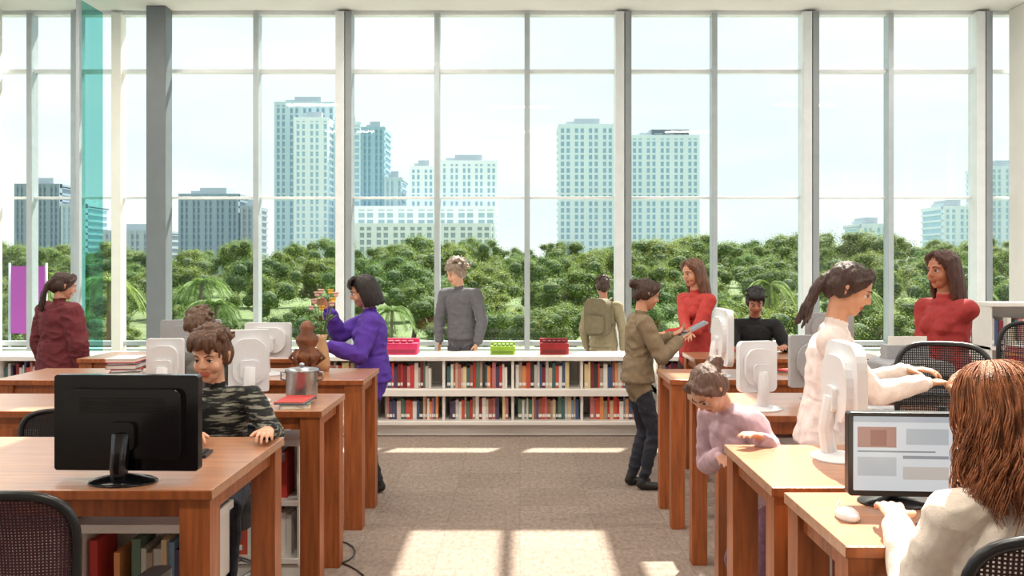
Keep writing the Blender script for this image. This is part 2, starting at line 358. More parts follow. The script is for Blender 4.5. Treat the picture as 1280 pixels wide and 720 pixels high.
def mouse(x,y,rz,z=1.0,m=None):
    b=MB(); b.lathe([(0.004,0.0),(0.03,0.0),(0.034,0.01),(0.03,0.022),(0.018,0.032),(0.004,0.035)],(0,0,0),0,20,1,1.6)
    b.tube([(0,0.05,0.01),(0.01,0.12,0.004),(0.05,0.2,0.004)],0.0018,0,6); b.obj('computer_mouse',[m or M_black],loc=(x,y,z),rz=rz)
mouse(0.99,2.68,0.0,m=M_wplast); mouse(-1.72,3.5,0)
def book_stack(x,y,z=1.0,n=4,rz=0.2,w=0.2):
    b=MB(); zz=0
    for i in range(n):
        t=random.uniform(0.012,0.035); a=random.uniform(-0.25,0.25); M=Matrix.Translation((0,0,zz))@Matrix.Rotation(a,4,'Z')
        b.box(-w/2,w/2,-0.13,0.13,0,0.003,0,M); b.box(-w/2,w/2,-0.13,0.13,t-0.003,t,0,M); b.box(-w/2,-w/2+0.004,-0.13,0.13,0.003,t-0.003,0,M)
        b.box(-w/2+0.004,w/2-0.006,-0.124,0.124,0.003,t-0.003,1,M); zz+=t
    b.obj('book_stack',[BOOKM,LAB],loc=(x,y,z),rz=rz)
book_stack(-1.22,4.82,n=2,w=0.16); book_stack(-2.75,6.2,n=5); book_stack(1.95,6.2,n=2); book_stack(3.3,6.8,n=3); book_stack(3.9,6.8,n=5); book_stack(1.9,7.4,n=3); book_stack(2.1,3.55,n=3); book_stack(-2.6,7.5,n=4); book_stack(-2.35,3.5,n=1); book_stack(1.75,2.75,n=3)
b=MB(); b.box(-0.1,0.1,-0.14,0.14,0,0.003,0); b.box(0.11,0.31,-0.14,0.14,0,0.004,0); b.obj('paper_sheets',[M_white],loc=(1.55,3.52,1.0),rz=0.1)
b=MB(); b.rbox(0.36,0.22,0.3,(0,0,0.12),0.03,0); b.box(-0.14,0.14,-0.19,-0.15,0.04,0.06,1); b.box(-0.15,0.15,-0.152,-0.148,0.09,0.16,1); b.box(-0.12,0.12,0.02,0.12,0.23,0.31,0); b.box(-0.11,0.11,0.03,0.035,0.23,0.36,2)
b.obj('desktop_printer',[M_gplast,M_black,M_white],loc=(2.2,5.0,1.0),bevel=0.006)
b=MB(); b.lathe([(0.02,0),(0.085,0.0),(0.09,0.02),(0.09,0.15),(0.095,0.155),(0.095,0.17),(0.02,0.18)],(0,0,0),0,24); b.tube([(-0.09,0,0.1),(-0.12,0,0.11),(-0.12,0,0.15),(-0.09,0,0.15)],0.006,0); b.tube([(0.09,0,0.1),(0.12,0,0.11),(0.12,0,0.15),(0.09,0,0.15)],0.006,0); b.lathe([(0.005,0.178),(0.015,0.185),(0.015,0.2),(0.004,0.205)],(0,0,0),0,12)
b.obj('metal_canister',[M_chrome],loc=(-1.25,5.08,1.0))
M_br=mat('carved_wood',(116,68,40),0.45,nscale=14,nvar=0.35,bump=0.6,bscale=30)
b=MB(); b.lathe([(0.02,0),(0.10,0.0),(0.11,0.03),(0.06,0.07),(0.09,0.11),(0.10,0.15),(0.055,0.19),(0.075,0.23),(0.08,0.26),(0.04,0.30),(0.055,0.33),(0.03,0.37),(0.01,0.38)],(0,0,0),0,20)
for k in range(6):
    a=k*1.05; b.tube([(0.06*math.cos(a),0.06*math.sin(a),0.08),(0.12*math.cos(a),0.12*math.sin(a),0.12),(0.07*math.cos(a),0.07*math.sin(a),0.18)],0.012,0)
b.obj('carved_figure',[M_br],loc=(-1.47,6.12,1.0))
M_stem=mat('flower_stem',(90,110,60),0.6); M_yel=mat('yellow_petal',(236,190,70),0.6); M_pk=mat('pink_petal',(220,180,170),0.6)
b=MB(); b.lathe([(0.01,0),(0.05,0),(0.06,0.05),(0.045,0.16),(0.03,0.22),(0.042,0.26),(0.04,0.26)],(0,0,0),0,20)
for k in range(9):
    a=k*2.4; rr=random.uniform(0.03,0.12); hx,hy,hz=rr*math.cos(a),rr*math.sin(a),random.uniform(0.44,0.60)
    b.tube([(0,0,0.2),(hx*0.4,hy*0.4,0.34),(hx,hy,hz)],0.003,1,6); mm=2 if k%3==0 else 3
    b.lathe([(0.002,-0.012),(0.016,-0.006),(0.018,0.006),(0.003,0.012)],(hx,hy,hz),mm,10)
    for p in range(8):
        t=p*math.pi/4; M=Matrix.Translation((hx,hy,hz))@Matrix.Rotation(t,4,'Z')@Matrix.Rotation(-0.8,4,'Y')
        b.box(0.006,0.032,-0.009,0.009,-0.002,0.002,mm,M)
    M=Matrix.Translation((hx*0.5,hy*0.5,0.36))@Matrix.Rotation(a,4,'Z')@Matrix.Rotation(-0.6,4,'Y'); b.box(0,0.07,-0.012,0.012,0,0.0015,1,M)
b.obj('flower_vase',[mat('ceramic_vase',(190,150,110),0.3),M_stem,M_yel,M_pk],loc=(-1.43,6.40,1.0))
b=MB(); b.tube([(-1.15+0.1*math.sin(t*1.9)+0.05*t,5.55-0.14*t+0.1*math.cos(t*2.1),0.006) for t in [i*0.25 for i in range(16)]],0.005,0,6); b.obj('floor_cable',[M_black])
M_fill=mat('added_fill_diffuser',(255,250,242),0.5,emit=3.0)
for (x,y) in ((-4,1.5),(-4,5),(0,1.5),(0,4.8),(4,1.5),(-1.6,8.6),(-5,8.6),(5.6,8.2),(5.6,5)):  # unseen fill lights with glowing panels, added to brighten the room
    e=empty('added_ceiling_fill',(x,y,CZ))
    b=MB(); b.box(-0.62,0.62,-0.17,0.17,-0.05,-0.005,0); b.box(-0.58,0.58,-0.13,0.13,-0.053,-0.049,1); o=b.obj('added_fill_panel',[M_white,M_fill]); o.parent=e
    l=bpy.data.lights.new('added_fill_light','AREA'); l.shape='RECTANGLE'; l.size=1.16; l.size_y=0.26; l.energy=80; l.color=(1,0.90,0.78)
    lo=bpy.data.objects.new('added_fill_light',l); COL.objects.link(lo); lo.parent=e; lo.location=(0,0,-0.06)
# ---------------------------------------------------------------- people
class Blob:
    def __init__(s): s.bm=bmesh.new(); s.parts=[]
    def cap(s,p0,p1,r0,r1,label,side=None,flat=1.0,seg=14,e=1.0):
        p0=Vector(p0);p1=Vector(p1); a=(p1-p0); L=a.length
        if L<1e-6: a=Vector((0,0,1)); L=1e-6
        a=a.normalized(); u=Vector(side) if side is not None else a.orthogonal()
        u=u-a*u.dot(a)
        if u.length<1e-4: u=a.orthogonal()
        u.normalize(); v=a.cross(u)
        rings=[]
        sec=[]
        for k in range(4): t=math.pi/2*(k+0.35)/4.35; sec.append((p0-a*r0*e*math.cos(t),r0*math.sin(t)))
        sec.append((p0,r0)); sec.append((p1,r1))
        for k in range(3,-1,-1): t=math.pi/2*(k+0.35)/4.35; sec.append((p1+a*r1*e*math.cos(t),r1*math.sin(t)))
        for c,r in sec:
            rings.append([s.bm.verts.new(c+(u*math.cos(2*math.pi*k/seg)+v*flat*math.sin(2*math.pi*k/seg))*r) for k in range(seg)])
        for A,B in zip(rings,rings[1:]):
            for k in range(seg): s.bm.faces.new((A[k],A[(k+1)%seg],B[(k+1)%seg],B[k]))
        s.bm.faces.new(rings[0][::-1]); s.bm.faces.new(rings[-1])
        s.parts.append((p0,a,L,u,v,r0,r1,flat,label))
    def build(s,name,voxel,mats,smooth=3,wr=None,seed=0,parent=None,hair=False):
        me=bpy.data.meshes.new(name+'_src'); s.bm.to_mesh(me); s.bm.free()
        o=bpy.data.objects.new(name,me); COL.objects.link(o)
        r=o.modifiers.new('r','REMESH'); r.mode='VOXEL'; r.voxel_size=voxel; r.use_smooth_shade=True
        if smooth:
            q=o.modifiers.new('s','SMOOTH'); q.factor=0.5; q.iterations=smooth
        dg=bpy.context.evaluated_depsgraph_get(); ev=o.evaluated_get(dg); nm=bpy.data.meshes.new_from_object(ev)
        o.modifiers.clear(); o.data=nm; bpy.data.meshes.remove(me)
        labels=list(mats.keys())
        nm.materials.clear()
        for l in labels: nm.materials.append(mats[l])
        n=len(nm.polygons); c=np.empty(n*3); nm.polygons.foreach_get('center',c); c=c.reshape(n,3)
        best=np.full(n,1e9); idx=np.zeros(n,dtype=np.int32)
        for (p0,a,L,u,v,r0,r1,flat,lab) in s.parts:
            d=c-np.array(p0); t=np.clip(d@np.array(a),0,L); q=d-np.outer(t,np.array(a))
            du=q@np.array(u); dv=(q@np.array(v))/flat; da=q@np.array(a)
            rr=r0+(r1-r0)*t/L; dist=(np.sqrt(du**2+dv**2+da**2)-rr)*(0.5+0.5*flat)
            m=dist<best; best[m]=dist[m]; idx[m]=labels.index(lab)
        nm.polygons.foreach_set('material_index',idx)
        nv=len(nm.vertices); co=np.empty(nv*3); nm.vertices.foreach_get('co',co); co=co.reshape(nv,3)
        no=np.empty(nv*3); nm.vertices.foreach_get('normal',no); no=no.reshape(nv,3)
        amp=np.zeros(nv)
        if hair:
            for i in range(nv):
                p=co[i]; amp[i]=noise.noise(Vector((p[0]*85+seed,p[1]*85,p[2]*14)))*hair
        elif wr:
            lab=np.zeros(nv,dtype=bool)
            cl=[labels.index(l) for l in ('top','pants') if l in labels]
            for p in nm.polygons:
                if p.material_index in cl:
                    for vi in p.vertices: lab[vi]=True
            for i in np.nonzero(lab)[0]:
                p=co[i]; x=noise.noise(Vector((p[0]*10+seed,p[1]*10,p[2]*15))); x2=noise.noise(Vector((p[0]*24,p[1]*24+seed,p[2]*24)))
                amp[i]=wr*((1-abs(x)*2.6)+0.25*x2)
        co=co+no*amp[:,None]; nm.vertices.foreach_set('co',co.ravel()); nm.update()
        if parent: adopt(o,parent)
        return o
def ik(a,b,l1,l2,pole):
    d=b-a; D=d.length
    if D>(l1+l2)*0.995: b=a+d.normalized()*(l1+l2)*0.995; d=b-a; D=d.length
    x=(l1*l1-l2*l2+D*D)/(2*D); h=math.sqrt(max(0,l1*l1-x*x)); n=d.normalized()
    p=pole-n*pole.dot(n); p.normalize()
    return a+n*x+p*h, b
def hand(B,w,d,n,k=1.0,curl=0.35,side=1,label='skin'):
    d=d.normalized(); n=(n-d*n.dot(d)).normalized(); ac=d.cross(n).normalized()*side
    B.cap(w-d*0.02*k,w+d*0.01*k,0.026*k,0.028*k,label,ac,0.75)
    B.cap(w+d*0.015*k,w+d*0.062*k,0.032*k,0.038*k,label,ac,0.36,e=0.5)
    for off,Ln in ((0.029,0.072),(0.0095,0.080),(-0.0105,0.074),(-0.029,0.058)):
        p=w+d*(0.075 if abs(off)<0.02 else 0.07)*k+ac*off*k; dd=(d+ac*off*3).normalized(); ang=curl*0.6
        for s,f in enumerate((0.45,0.30,0.25)):
            q=(dd*math.cos(ang)+n*math.sin(ang)); p2=p+q*Ln*f*k
            B.cap(p,p2,(0.0095-0.001*s)*k,(0.0088-0.001*s)*k,label,seg=8); p=p2; ang+=curl
    p=w+d*0.018*k+ac*0.024*k; q=(d*0.7+ac*0.75+n*0.2).normalized(); p2=p+q*0.04*k; B.cap(p,p2,0.014*k,0.0115*k,label,seg=8)
    q=(d*0.95+ac*0.35+n*0.3).normalized(); B.cap(p2,p2+q*0.033*k,0.011*k,0.009*k,label,seg=8)
def person(name,x,y,yaw,H=1.68,hip=None,lean=0.0,head_yaw=0.0,head_pitch=0.0,hands=(None,None),feet=None,
           top=(90,80,60),pants=(40,44,56),shoe=(30,28,28),skin=(206,150,122),hairc=(40,26,20),style='bob',voxel=0.0065,
           fem=True,bulk=0.0,coat=0.0,wr=0.003,headk=1.0,palms=(None,None),curl=0.4,side_lean=0.0,elbow_out=0.5,camo=None,hairhi=None):
    k=H/1.7; yaw=math.radians(yaw); f=Vector((math.cos(yaw),math.sin(yaw),0)); r=Vector((math.sin(yaw),-math.cos(yaw),0)); up=Vector((0,0,1))
    e=empty(name,(x,y,0)); O=Vector((x,y,0)); seated=hip is not None
    hipz=hip if seated else 0.515*H
    C=O+up*hipz; s=(up*math.cos(lean)+f*math.sin(lean)+r*side_lean).normalized(); tf=(f*math.cos(lean)-up*math.sin(lean))
    B=Blob(); b=bulk
    waist=C+s*0.11*H; chest=C+s*0.215*H; nb=C+s*0.312*H
    sw=(0.098 if fem else 0.110)*H
    sh=[C+s*0.276*H-r*sw, C+s*0.276*H+r*sw]
    B.cap(C-s*0.0,C+s*0.05*H,0.150*k,0.145*k,'pants',r,0.68)
    B.cap(C+s*0.06*H,waist,(0.150)*k+b,(0.128 if fem else 0.14)*k+b,'top',r,0.70,e=0.5)
    if coat: B.cap(C-up*coat,waist,(0.19)*k+b,0.14*k+b,'top',r,0.78,e=0.1,seg=20)
    else: B.cap(C-s*0.0,waist,(0.166)*k+b,0.135*k+b,'top',r,0.72,e=0.15,seg=20)
    B.cap(waist,chest+s*0.02*H,0.130*k+b,0.150*k+b,'top',r,0.68,e=0.7)
    B.cap(chest,C+s*0.262*H,0.150*k+b,0.112*k+b*0.8,'top',r,0.66,e=0.6)
    if fem: 
        for q in (-1,1): B.cap(chest+tf*0.066*k+r*q*0.06*k,chest+tf*0.070*k+r*q*0.06*k,0.047*k+b,0.047*k+b,'top')
    B.cap(C+s*0.272*H,nb-s*0.030*k,0.105*k+b*0.6,0.066*k+b*0.4,'top',r,0.8,e=0.4)
    B.cap(sh[0],sh[1],0.051*k+b*0.7,0.051*k+b*0.7,'top')
    B.cap(nb-s*0.03*k,nb-s*0.006*k,0.068*k+b*0.4,0.061*k+b*0.3,'top',r,0.92,e=0.1)
    hy=math.radians(head_yaw); hf=f*math.cos(hy)-r*math.sin(hy); hr=r*math.cos(hy)+f*math.sin(hy)
    hp=math.radians(head_pitch)+lean*0.5
    hu=up*math.cos(hp)+hf*math.sin(hp); hf=hf*math.cos(hp)-up*math.sin(hp)
    hk=k*headk*1.0
    HC=nb+(s*0.5+hu*0.5).normalized()*0.105*H+hf*0.018*k
    def hl(x_,y_,z_): return HC+hr*x_*hk+hf*y_*hk+hu*z_*hk
    B.cap(nb-s*0.03,hl(0,-0.02,-0.05),0.052*k,0.048*k,'skin')
    def ell(c,rx,ry,rz,lab,Bl=None):
        Bl=Bl or B
        cc=hl(*c); Bl.cap(cc-hu*0.0001,cc+hu*0.0001,rx*hk,rx*hk,lab,hr,ry/rx,seg=18,e=rz/rx)
    ell((0,-0.010,0.032),0.073,0.093,0.080,'skin'); ell((0,0.022,-0.018),0.060,0.068,0.088,'skin')
    ell((0,0.042,-0.070),0.043,0.040,0.034,'skin'); ell((0,0.064,-0.088),0.020,0.016,0.017,'skin')
    B.cap(hl(0,0.086,0.012),hl(0,0.100,-0.018),0.0072*hk,0.0105*hk,'skin',seg=8)
    for q in (-1,1):
        B.cap(hl(q*0.007,0.093,-0.022),hl(q*0.011,0.089,-0.022),0.0078*hk,0.007*hk,'skin',seg=8)
        B.cap(hl(q*0.016,0.081,0.026),hl(q*0.044,0.066,0.026),0.009*hk,0.008*hk,'skin',seg=8)
        ell((q*0.036,0.056,-0.030),0.023,0.024,0.028,'skin')
        B.cap(hl(q*0.074,-0.008,-0.022),hl(q*0.077,-0.014,0.010),0.008*hk,0.012*hk,'skin',hf,1.0,seg=10)
    B.cap(hl(-0.016,0.082,-0.053),hl(0.016,0.082,-0.053),0.0055*hk,0.0055*hk,'lips',seg=8)
    B.cap(hl(-0.013,0.081,-0.062),hl(0.013,0.081,-0.062),0.007*hk,0.007*hk,'lips',seg=8)
    ua,fa=0.172*H,0.150*H
    for i,sg in enumerate((-1,1)):
        S=sh[i]; tgt=hands[i]
        if tgt is None: tgt=S-up*0.31*H+r*sg*0.05+f*0.05
        else: tgt=Vector(tgt)
        el,wr_=ik(S,tgt,ua,fa,(r*sg*elbow_out-up*0.9-f*0.25))
        B.cap(S,el,0.050*k+b*0.8,0.041*k+b*0.8,'top'); B.cap(el,el+(wr_-el)*0.93,0.042*k+b*0.8,0.031*k+b*0.6,'top',e=0.3)
        fd=(wr_-el).normalized()
        B.cap(el+(wr_-el)*0.9,wr_,0.025*k,0.024*k,'skin')
        pn=palms[i] if palms[i] is not None else (-r*sg if hands[i] is None else -up)
        pn=Vector(pn)
        d2=fd if hands[i] is None else (fd*0.8+f*0.3)
        if hands[i] is not None and palms[i] is None: d2=Vector((fd.x,fd.y,fd.z*0.25))
        dn=d2.normalized(); nn=(pn-dn*pn.dot(dn)).normalized(); ac=dn.cross(nn)
        want=(-r*sg) if hands[i] is not None else f
        sd=1 if ac.dot(want)>0 else -1
        hand(B,wr_,dn,nn,k*1.03,curl,sd)
    th,sn=0.245*H,0.235*H
    for i,sg in enumerate((-1,1)):
        Hj=C+r*sg*0.052*H-up*0.01
        if feet is not None: fx,fy,fz=feet[i]; A=O+r*fx+f*fy+up*(fz+0.075*k)
        else: A=O+r*sg*0.075+f*(0.03*sg)+up*0.075*k
        kn,A=ik(Hj,A,th,sn,f+r*sg*0.12)
        B.cap(Hj,kn,0.085*k,0.058*k,'pants'); B.cap(kn,kn+(A-kn)*0.4,0.057*k,0.056*k,'pants'); B.cap(kn+(A-kn)*0.4,kn+(A-kn)*0.93,0.056*k,0.042*k,'pants',e=0.4)
        B.cap(A+up*0.02,A-up*0.03*k-f*0.02,0.036*k,0.038*k,'shoe')
        ft=(f+r*sg*0.2).normalized()
        B.cap(A-up*0.037*k-f*0.01,A-up*0.043*k+ft*0.14*k,0.038*k,0.032*k,'shoe',f.cross(up),0.9)
    key='%d_%d_%d'
    topm=mat('striped_knit',top,0.85,nscale=16,nvar=0.3,ramp=(0.50,0.60),c2=camo,bump=0.2,bscale=140,stretch=(0.7,0.7,4.5)) if camo else mat('cloth_'+key%top,top,0.85,nscale=25,nvar=0.12,bump=0.15,bscale=160)
    mats={'skin':mat('skin_'+key%skin,skin,0.5,nscale=20,nvar=0.06),
          'top':topm,
          'pants':mat('denim_'+key%pants,pants,0.85,nscale=40,nvar=0.2,bump=0.2,bscale=200),
          'shoe':mat('shoe_'+key%shoe,shoe,0.5),
          'lips':mat('lips_'+key%skin,tuple(int(c*q) for c,q in zip(skin,(0.86,0.62,0.62))),0.4)}
    B.build(name+'_body',voxel,mats,4,wr,random.uniform(0,50),e)
    eb=MB()
    for q in (-1,1):
        for (yy,rr,m) in ((0.0718,0.0108,0),(0.0782,0.0062,1)):
            c=hl(q*0.030,yy,0.004); n0=len(eb.bm.faces); bmesh.ops.create_uvsphere(eb.bm,u_segments=14,v_segments=10,radius=rr*hk,matrix=Matrix.Translation(c))
            eb.bm.faces.ensure_lookup_table()
            for fc in eb.bm.faces[n0:]: fc.material_index=m; fc.smooth=True
        eb.tube([hl(q*0.014,0.0905,0.027),hl(q*0.028,0.086,0.032),hl(q*0.046,0.072,0.027)],[0.0022*hk,0.003*hk,0.0014*hk],2,6)
        eb.tube([hl(q*0.018,0.0815,0.0085),hl(q*0.030,0.0835,0.0115),hl(q*0.042,0.0755,0.0085)],[0.002*hk,0.0034*hk,0.0015*hk],3,6)
    adopt(eb.obj(name+'_eyes',[mat('eye_white',(206,198,192),0.3),mat('iris',(34,22,16),0.15),mat('brow_%d'%hairc[0],tuple(int(c*0.7) for c in hairc),0.8),mat('lid_dark',(70,44,36),0.7)]),e)
    hm=mat('hair_%d_%d_%d'%hairc,hairc,0.45,nscale=30,nvar=0.4,bump=0.6,bscale=90,stretch=(3,3,0.4),c2=hairhi)
    Hb=Blob()
    ell((0,-0.022,0.040),0.0835,0.098,0.084,'hair',Hb)
    for q in (-1,1): ell((q*0.058,-0.035,0.0),0.028,0.058,0.055,'hair',Hb)
    ell((0,-0.07,-0.02),0.055,0.045,0.06,'hair',Hb)
    def lock(p0,p1,p2,r0,r1):
        n=5; pr=None
        for j in range(n+1):
            t=j/n; p=Vector(p0)*(1-t)**2+Vector(p1)*2*t*(1-t)+Vector(p2)*t*t; q_=hl(*p); rad=(r0+(r1-r0)*t)*hk
            if pr is not None: Hb.cap(pr[0],q_,pr[1],rad,'hair',seg=8)
            pr=(q_,rad)
    R=random.Random(len(name)*13)
    if style in('short','curly_short','bob','fringe'):
        for j in range(9):
            xx=-0.06+0.015*j; lock((xx*0.7,0.03,0.115),(xx,0.095,0.105),(xx*1.1+R.uniform(-.01,.01),0.088-abs(xx)*0.25,0.055+R.uniform(-.012,.012)),0.018,0.008)
    else:
        for j in range(8):
            q=-1 if j%2 else 1; lock((q*0.01,0.045,0.112),(q*(0.04+0.004*j),0.085,0.085),(q*0.076,0.02,0.0+0.008*j),0.016,0.010)
    if style in('short','curly_short'):
        for j in range(90):
            th_=R.uniform(0,2*math.pi); ph=R.uniform(0,1.25)
            d=Vector((math.sin(ph)*math.cos(th_)*0.090,math.sin(ph)*math.sin(th_)*0.102-0.022,math.cos(ph)*0.094+0.04))
            if d.y>0.05 and d.z<0.06: continue
            Hb.cap(hl(*d),hl(d.x*1.08+R.uniform(-.018,.018),d.y*1.08+R.uniform(-.018,.018),d.z+0.008),0.013*hk,0.006*hk,'hair',seg=8)
    if style=='bob':
        for j in range(26):
            a=math.radians(-25+ (230/25)*j); cx,cy=0.078*math.cos(a),-0.02-0.088*math.sin(a)
            lock((cx*0.8,cy*0.8,0.06),(cx*1.15,cy*1.1,0.0),(cx*1.12,cy*1.05,-0.115+R.uniform(-.012,.012)),0.024,0.012)
    if style=='long':
        for j in range(30):
            a=math.radians(-28+(236/29)*j); cx,cy=0.080*math.cos(a),-0.02-0.088*math.sin(a); dz=R.uniform(-0.34,-0.2)
            lock((cx*0.8,cy*0.8,0.06),(cx*1.25,cy*1.2,-0.05),(cx*0.95,cy*0.95-0.02,dz),0.024,0.009)
    if style=='long_wavy':
        def wav(a,rr0,dz,ph,fr_,top_,wa):
            pts=[]
            for t in [i/20 for i in range(21)]:
                prof=math.sin(min(1,t*3.2+0.12)*math.pi/2); sp=prof*(1+0.42*max(0,t-0.2)); zz=top_*(1-min(1,t*3.2)**2) if t<0.31 else dz*((t-0.31)/0.69)
                w_=wa*min(1,max(0,t-0.15)*2)
                cx,cy=0.083*math.cos(a)*rr0,-0.092*math.sin(a)*rr0
                pts.append(Vector((cx*sp+w_*math.sin(ph+t*fr_),cy*sp-0.022+w_*math.cos(ph+t*fr_),zz+0.035)))
            return pts
        for j in range(54):
            a=math.radians(-26+(232/53)*j); pts=wav(a,R.uniform(0.93,1.05),R.uniform(-0.27,-0.20),j*1.3,R.uniform(13,17),0.084,0.010); pr=None
            for i,p in enumerate(pts):
                q_=hl(*p); rad=(0.015-0.008*(i/20))*hk
                if pr is not None: Hb.cap(pr[0],q_,pr[1],rad,'hair',seg=6)
                pr=(q_,rad)
        sb=MB()
        for c_ in range(90):
            a0=R.uniform(-30,210); ph0=R.uniform(0,6.28); f0=R.uniform(12,19); d0=R.uniform(-0.30,-0.19); r0_=R.uniform(1.0,1.22)
            for j in range(11):
                pts=wav(math.radians(a0+R.gauss(0,2.5)),r0_*R.uniform(0.97,1.05),d0+R.uniform(-0.03,0.02),ph0+R.gauss(0,0.25),f0,R.uniform(0.086,0.104),0.014)
                sb.tube([hl(*p) for p in pts],[0.0013*hk]*18+[0.001*hk,0.0007*hk,0.0004*hk],0,4)
        adopt(sb.obj(name+'_hair_strands',[hm]),e)
    if style=='ponytail':
        for j in range(9):
            ox,oy=R.uniform(-.018,.018),R.uniform(-.012,.012)
            lock((ox,-0.10+oy,0.02),(ox*1.5,-0.155+oy,-0.02),(ox*2,-0.12+oy*2,-0.22+R.uniform(-.04,.02)),0.020,0.007)
        ell((0,-0.108,0.02),0.022,0.022,0.022,'hair',Hb)
    if style=='bun':
        for j in range(14):
            a=j*0.9; Hb.cap(hl(0.022*math.cos(a),-0.125+0.02*math.sin(a*1.7),0.045+0.022*math.sin(a)),hl(0.022*math.cos(a+1),-0.125+0.02*math.sin(a*1.7+1),0.045+0.022*math.sin(a+1)),0.022*hk,0.022*hk,'hair',seg=9)
    if style=='curly_big':
        for j in range(110):
            th_=R.uniform(0,2*math.pi); ph=R.uniform(0,1.75); d=Vector((math.sin(ph)*math.cos(th_)*0.105,math.sin(ph)*math.sin(th_)*0.11-0.03,math.cos(ph)*0.11+0.035))
            if d.y>0.04 and d.z<0.06: continue
            Hb.cap(hl(*d),hl(d.x*1.1+R.uniform(-.02,.02),d.y*1.1+R.uniform(-.02,.02),d.z+R.uniform(-.02,.02)),0.022*hk,0.014*hk,'hair',seg=8)
    Hb.build(name+'_hair',0.005 if style=='long_wavy' else 0.006,{'hair':hm},2,parent=e,hair=0.003 if style=='long_wavy' else 0.0055,seed=R.uniform(0,9))
    return dict(HC=HC,hl=hl)
seatfeet=lambda z=0.28,fy=0.38:[(-0.1,fy,z),(0.1,fy,z)]
person('seated_boy',-1.46,4.27,-82,H=1.55,hip=0.70,lean=0.10,head_yaw=-14,head_pitch=12,hands=((-1.10,3.86,1.045),(-1.42,3.80,1.045)),
  feet=[(-0.1,0.28,0.27),(0.1,0.28,0.27)],top=(24,25,26),camo=(138,136,122),hairc=(60,38,26),hairhi=(116,78,52),style='short',voxel=0.0045,fem=False,bulk=0.018,headk=1.14,skin=(216,162,132),wr=0.004)
person('seated_reader',-1.93,5.56,-90,H=1.6,hip=0.75,lean=0.24,head_pitch=30,hands=((-1.75,5.2,1.04),(-2.1,5.2,1.04)),feet=seatfeet(0.28,0.3),top=(112,116,112),hairc=(96,70,52),style='short',fem=False)
person('standing_woman_in_maroon',-4.16,8.0,65,H=1.69,top=(104,38,46),pants=(54,34,36),hairc=(56,34,24),style='ponytail',coat=0.30,bulk=0.055,head_yaw=-25,head_pitch=16,hands=(None,None),skin=(196,142,116),wr=0.010,headk=1.04,elbow_out=1.0)
person('standing_woman_in_purple',-1.14,6.93,190,H=1.68,lean=0.06,top=(84,50,156),pants=(36,32,40),hairc=(30,20,18),style='bob',bulk=0.032,head_pitch=18,hands=((-1.44,6.62,1.16),(-1.47,6.80,1.42)),skin=(196,142,112),wr=0.007,palms=(None,(0,-1,0)),headk=1.07)
ow=person('standing_woman_in_olive',0.93,7.02,6,H=1.65,lean=0.05,top=(128,110,86),pants=(38,40,52),hairc=(62,38,26),style='bun',bulk=0.024,head_pitch=20,hands=((1.23,7.14,1.20),(1.25,6.92,1.18)),skin=(196,142,112),wr=0.006,palms=((0.2,-0.4,0.9),(0.2,0.4,0.9)),curl=0.5,headk=1.04)
b=MB(); Mt=Matrix.Rotation(math.radians(-28),4,'Y'); QM=Mt@Matrix(((1,0,0,0),(0,0,1,0),(0,1,0,0),(0,0,0,1))); b.rbox(0.26,0.19,0.012,(0,0,0),0.012,0,QM); b.rbox(0.235,0.165,0.002,(0,0.0065,0),0.004,1,QM); b.obj('tablet_computer',[M_gplast,M_dark],loc=(1.36,7.03,1.25))
person('man_with_backpack',0.96,10.2,60,H=1.62,top=(140,130,104),pants=(60,62,66),hairc=(60,40,30),style='short',fem=False,bulk=0.02,skin=(186,130,104),hands=(None,None),head_yaw=40,head_pitch=12)
b=MB(); b.rbox(0.28,0.42,0.14,(0,0,0),0.08,0); b.rbox(0.22,0.2,0.05,(0,-0.085,-0.08),0.05,0)
for q in (-1,1): b.tube([(q*0.09,0.06,0.17),(q*0.10,0.16,0.21),(q*0.11,0.24,0.14),(q*0.11,0.24,-0.02),(q*0.12,0.06,-0.15)],0.012,0)
b.obj('backpack',[mat('backpack_canvas',(104,96,74),0.8,nscale=20)],loc=(0.88,10.03,1.17),rz=math.radians(-30),bevel=0.01)
person('grey_haired_man',-0.66,10.3,-115,H=1.80,top=(88,88,94),pants=(60,60,66),hairc=(132,116,102),style='curly_big',fem=False,bulk=0.03,skin=(196,150,124),head_pitch=14,lean=0.15,headk=1.08,wr=0.006,head_yaw=-25)
person('woman_in_red',1.62,8.15,210,H=1.82,top=(186,62,56),pants=(60,44,44),hairc=(112,76,58),style='long',skin=(206,150,120),head_pitch=14,hands=((1.3,7.9,1.15),(1.45,7.72,1.12)),bulk=0.012)
person('seated_man_in_black',2.15,8.15,-100,H=1.66,hip=0.76,lean=0.2,head_pitch=20,hands=((2.3,7.7,1.05),(2.0,7.7,1.05)),feet=seatfeet(0.28,0.3),top=(28,28,32),hairc=(24,20,20),style='short',fem=False,bulk=0.02,skin=(178,122,96),headk=1.03)
person('standing_woman_in_white',1.45,4.25,-24,H=1.79,lean=0.10,head_yaw=0,head_pitch=24,top=(226,214,208),pants=(70,74,90),hairc=(58,34,24),style='ponytail',skin=(200,146,114),hands=((1.90,4.35,1.25),(1.88,4.10,1.22)),wr=0.005,bulk=0.014,headk=0.98)
person('child_in_mauve',1.14,4.14,-150,H=1.42,lean=0.55,head_pitch=38,top=(186,156,166),pants=(120,84,100),hairc=(104,78,66),style='bun',skin=(206,156,130),hands=((1.02,3.74,1.04),(0.90,4.0,0.9)),wr=0.005,bulk=0.022,headk=1.1)
person('woman_in_rust',2.86,5.95,200,H=1.86,top=(158,50,50),pants=(90,50,44),hairc=(74,42,30),style='long',skin=(176,112,84),head_pitch=8,hands=((2.65,6.2,1.15),(2.7,5.8,1.1)),bulk=0.014,wr=0.006)
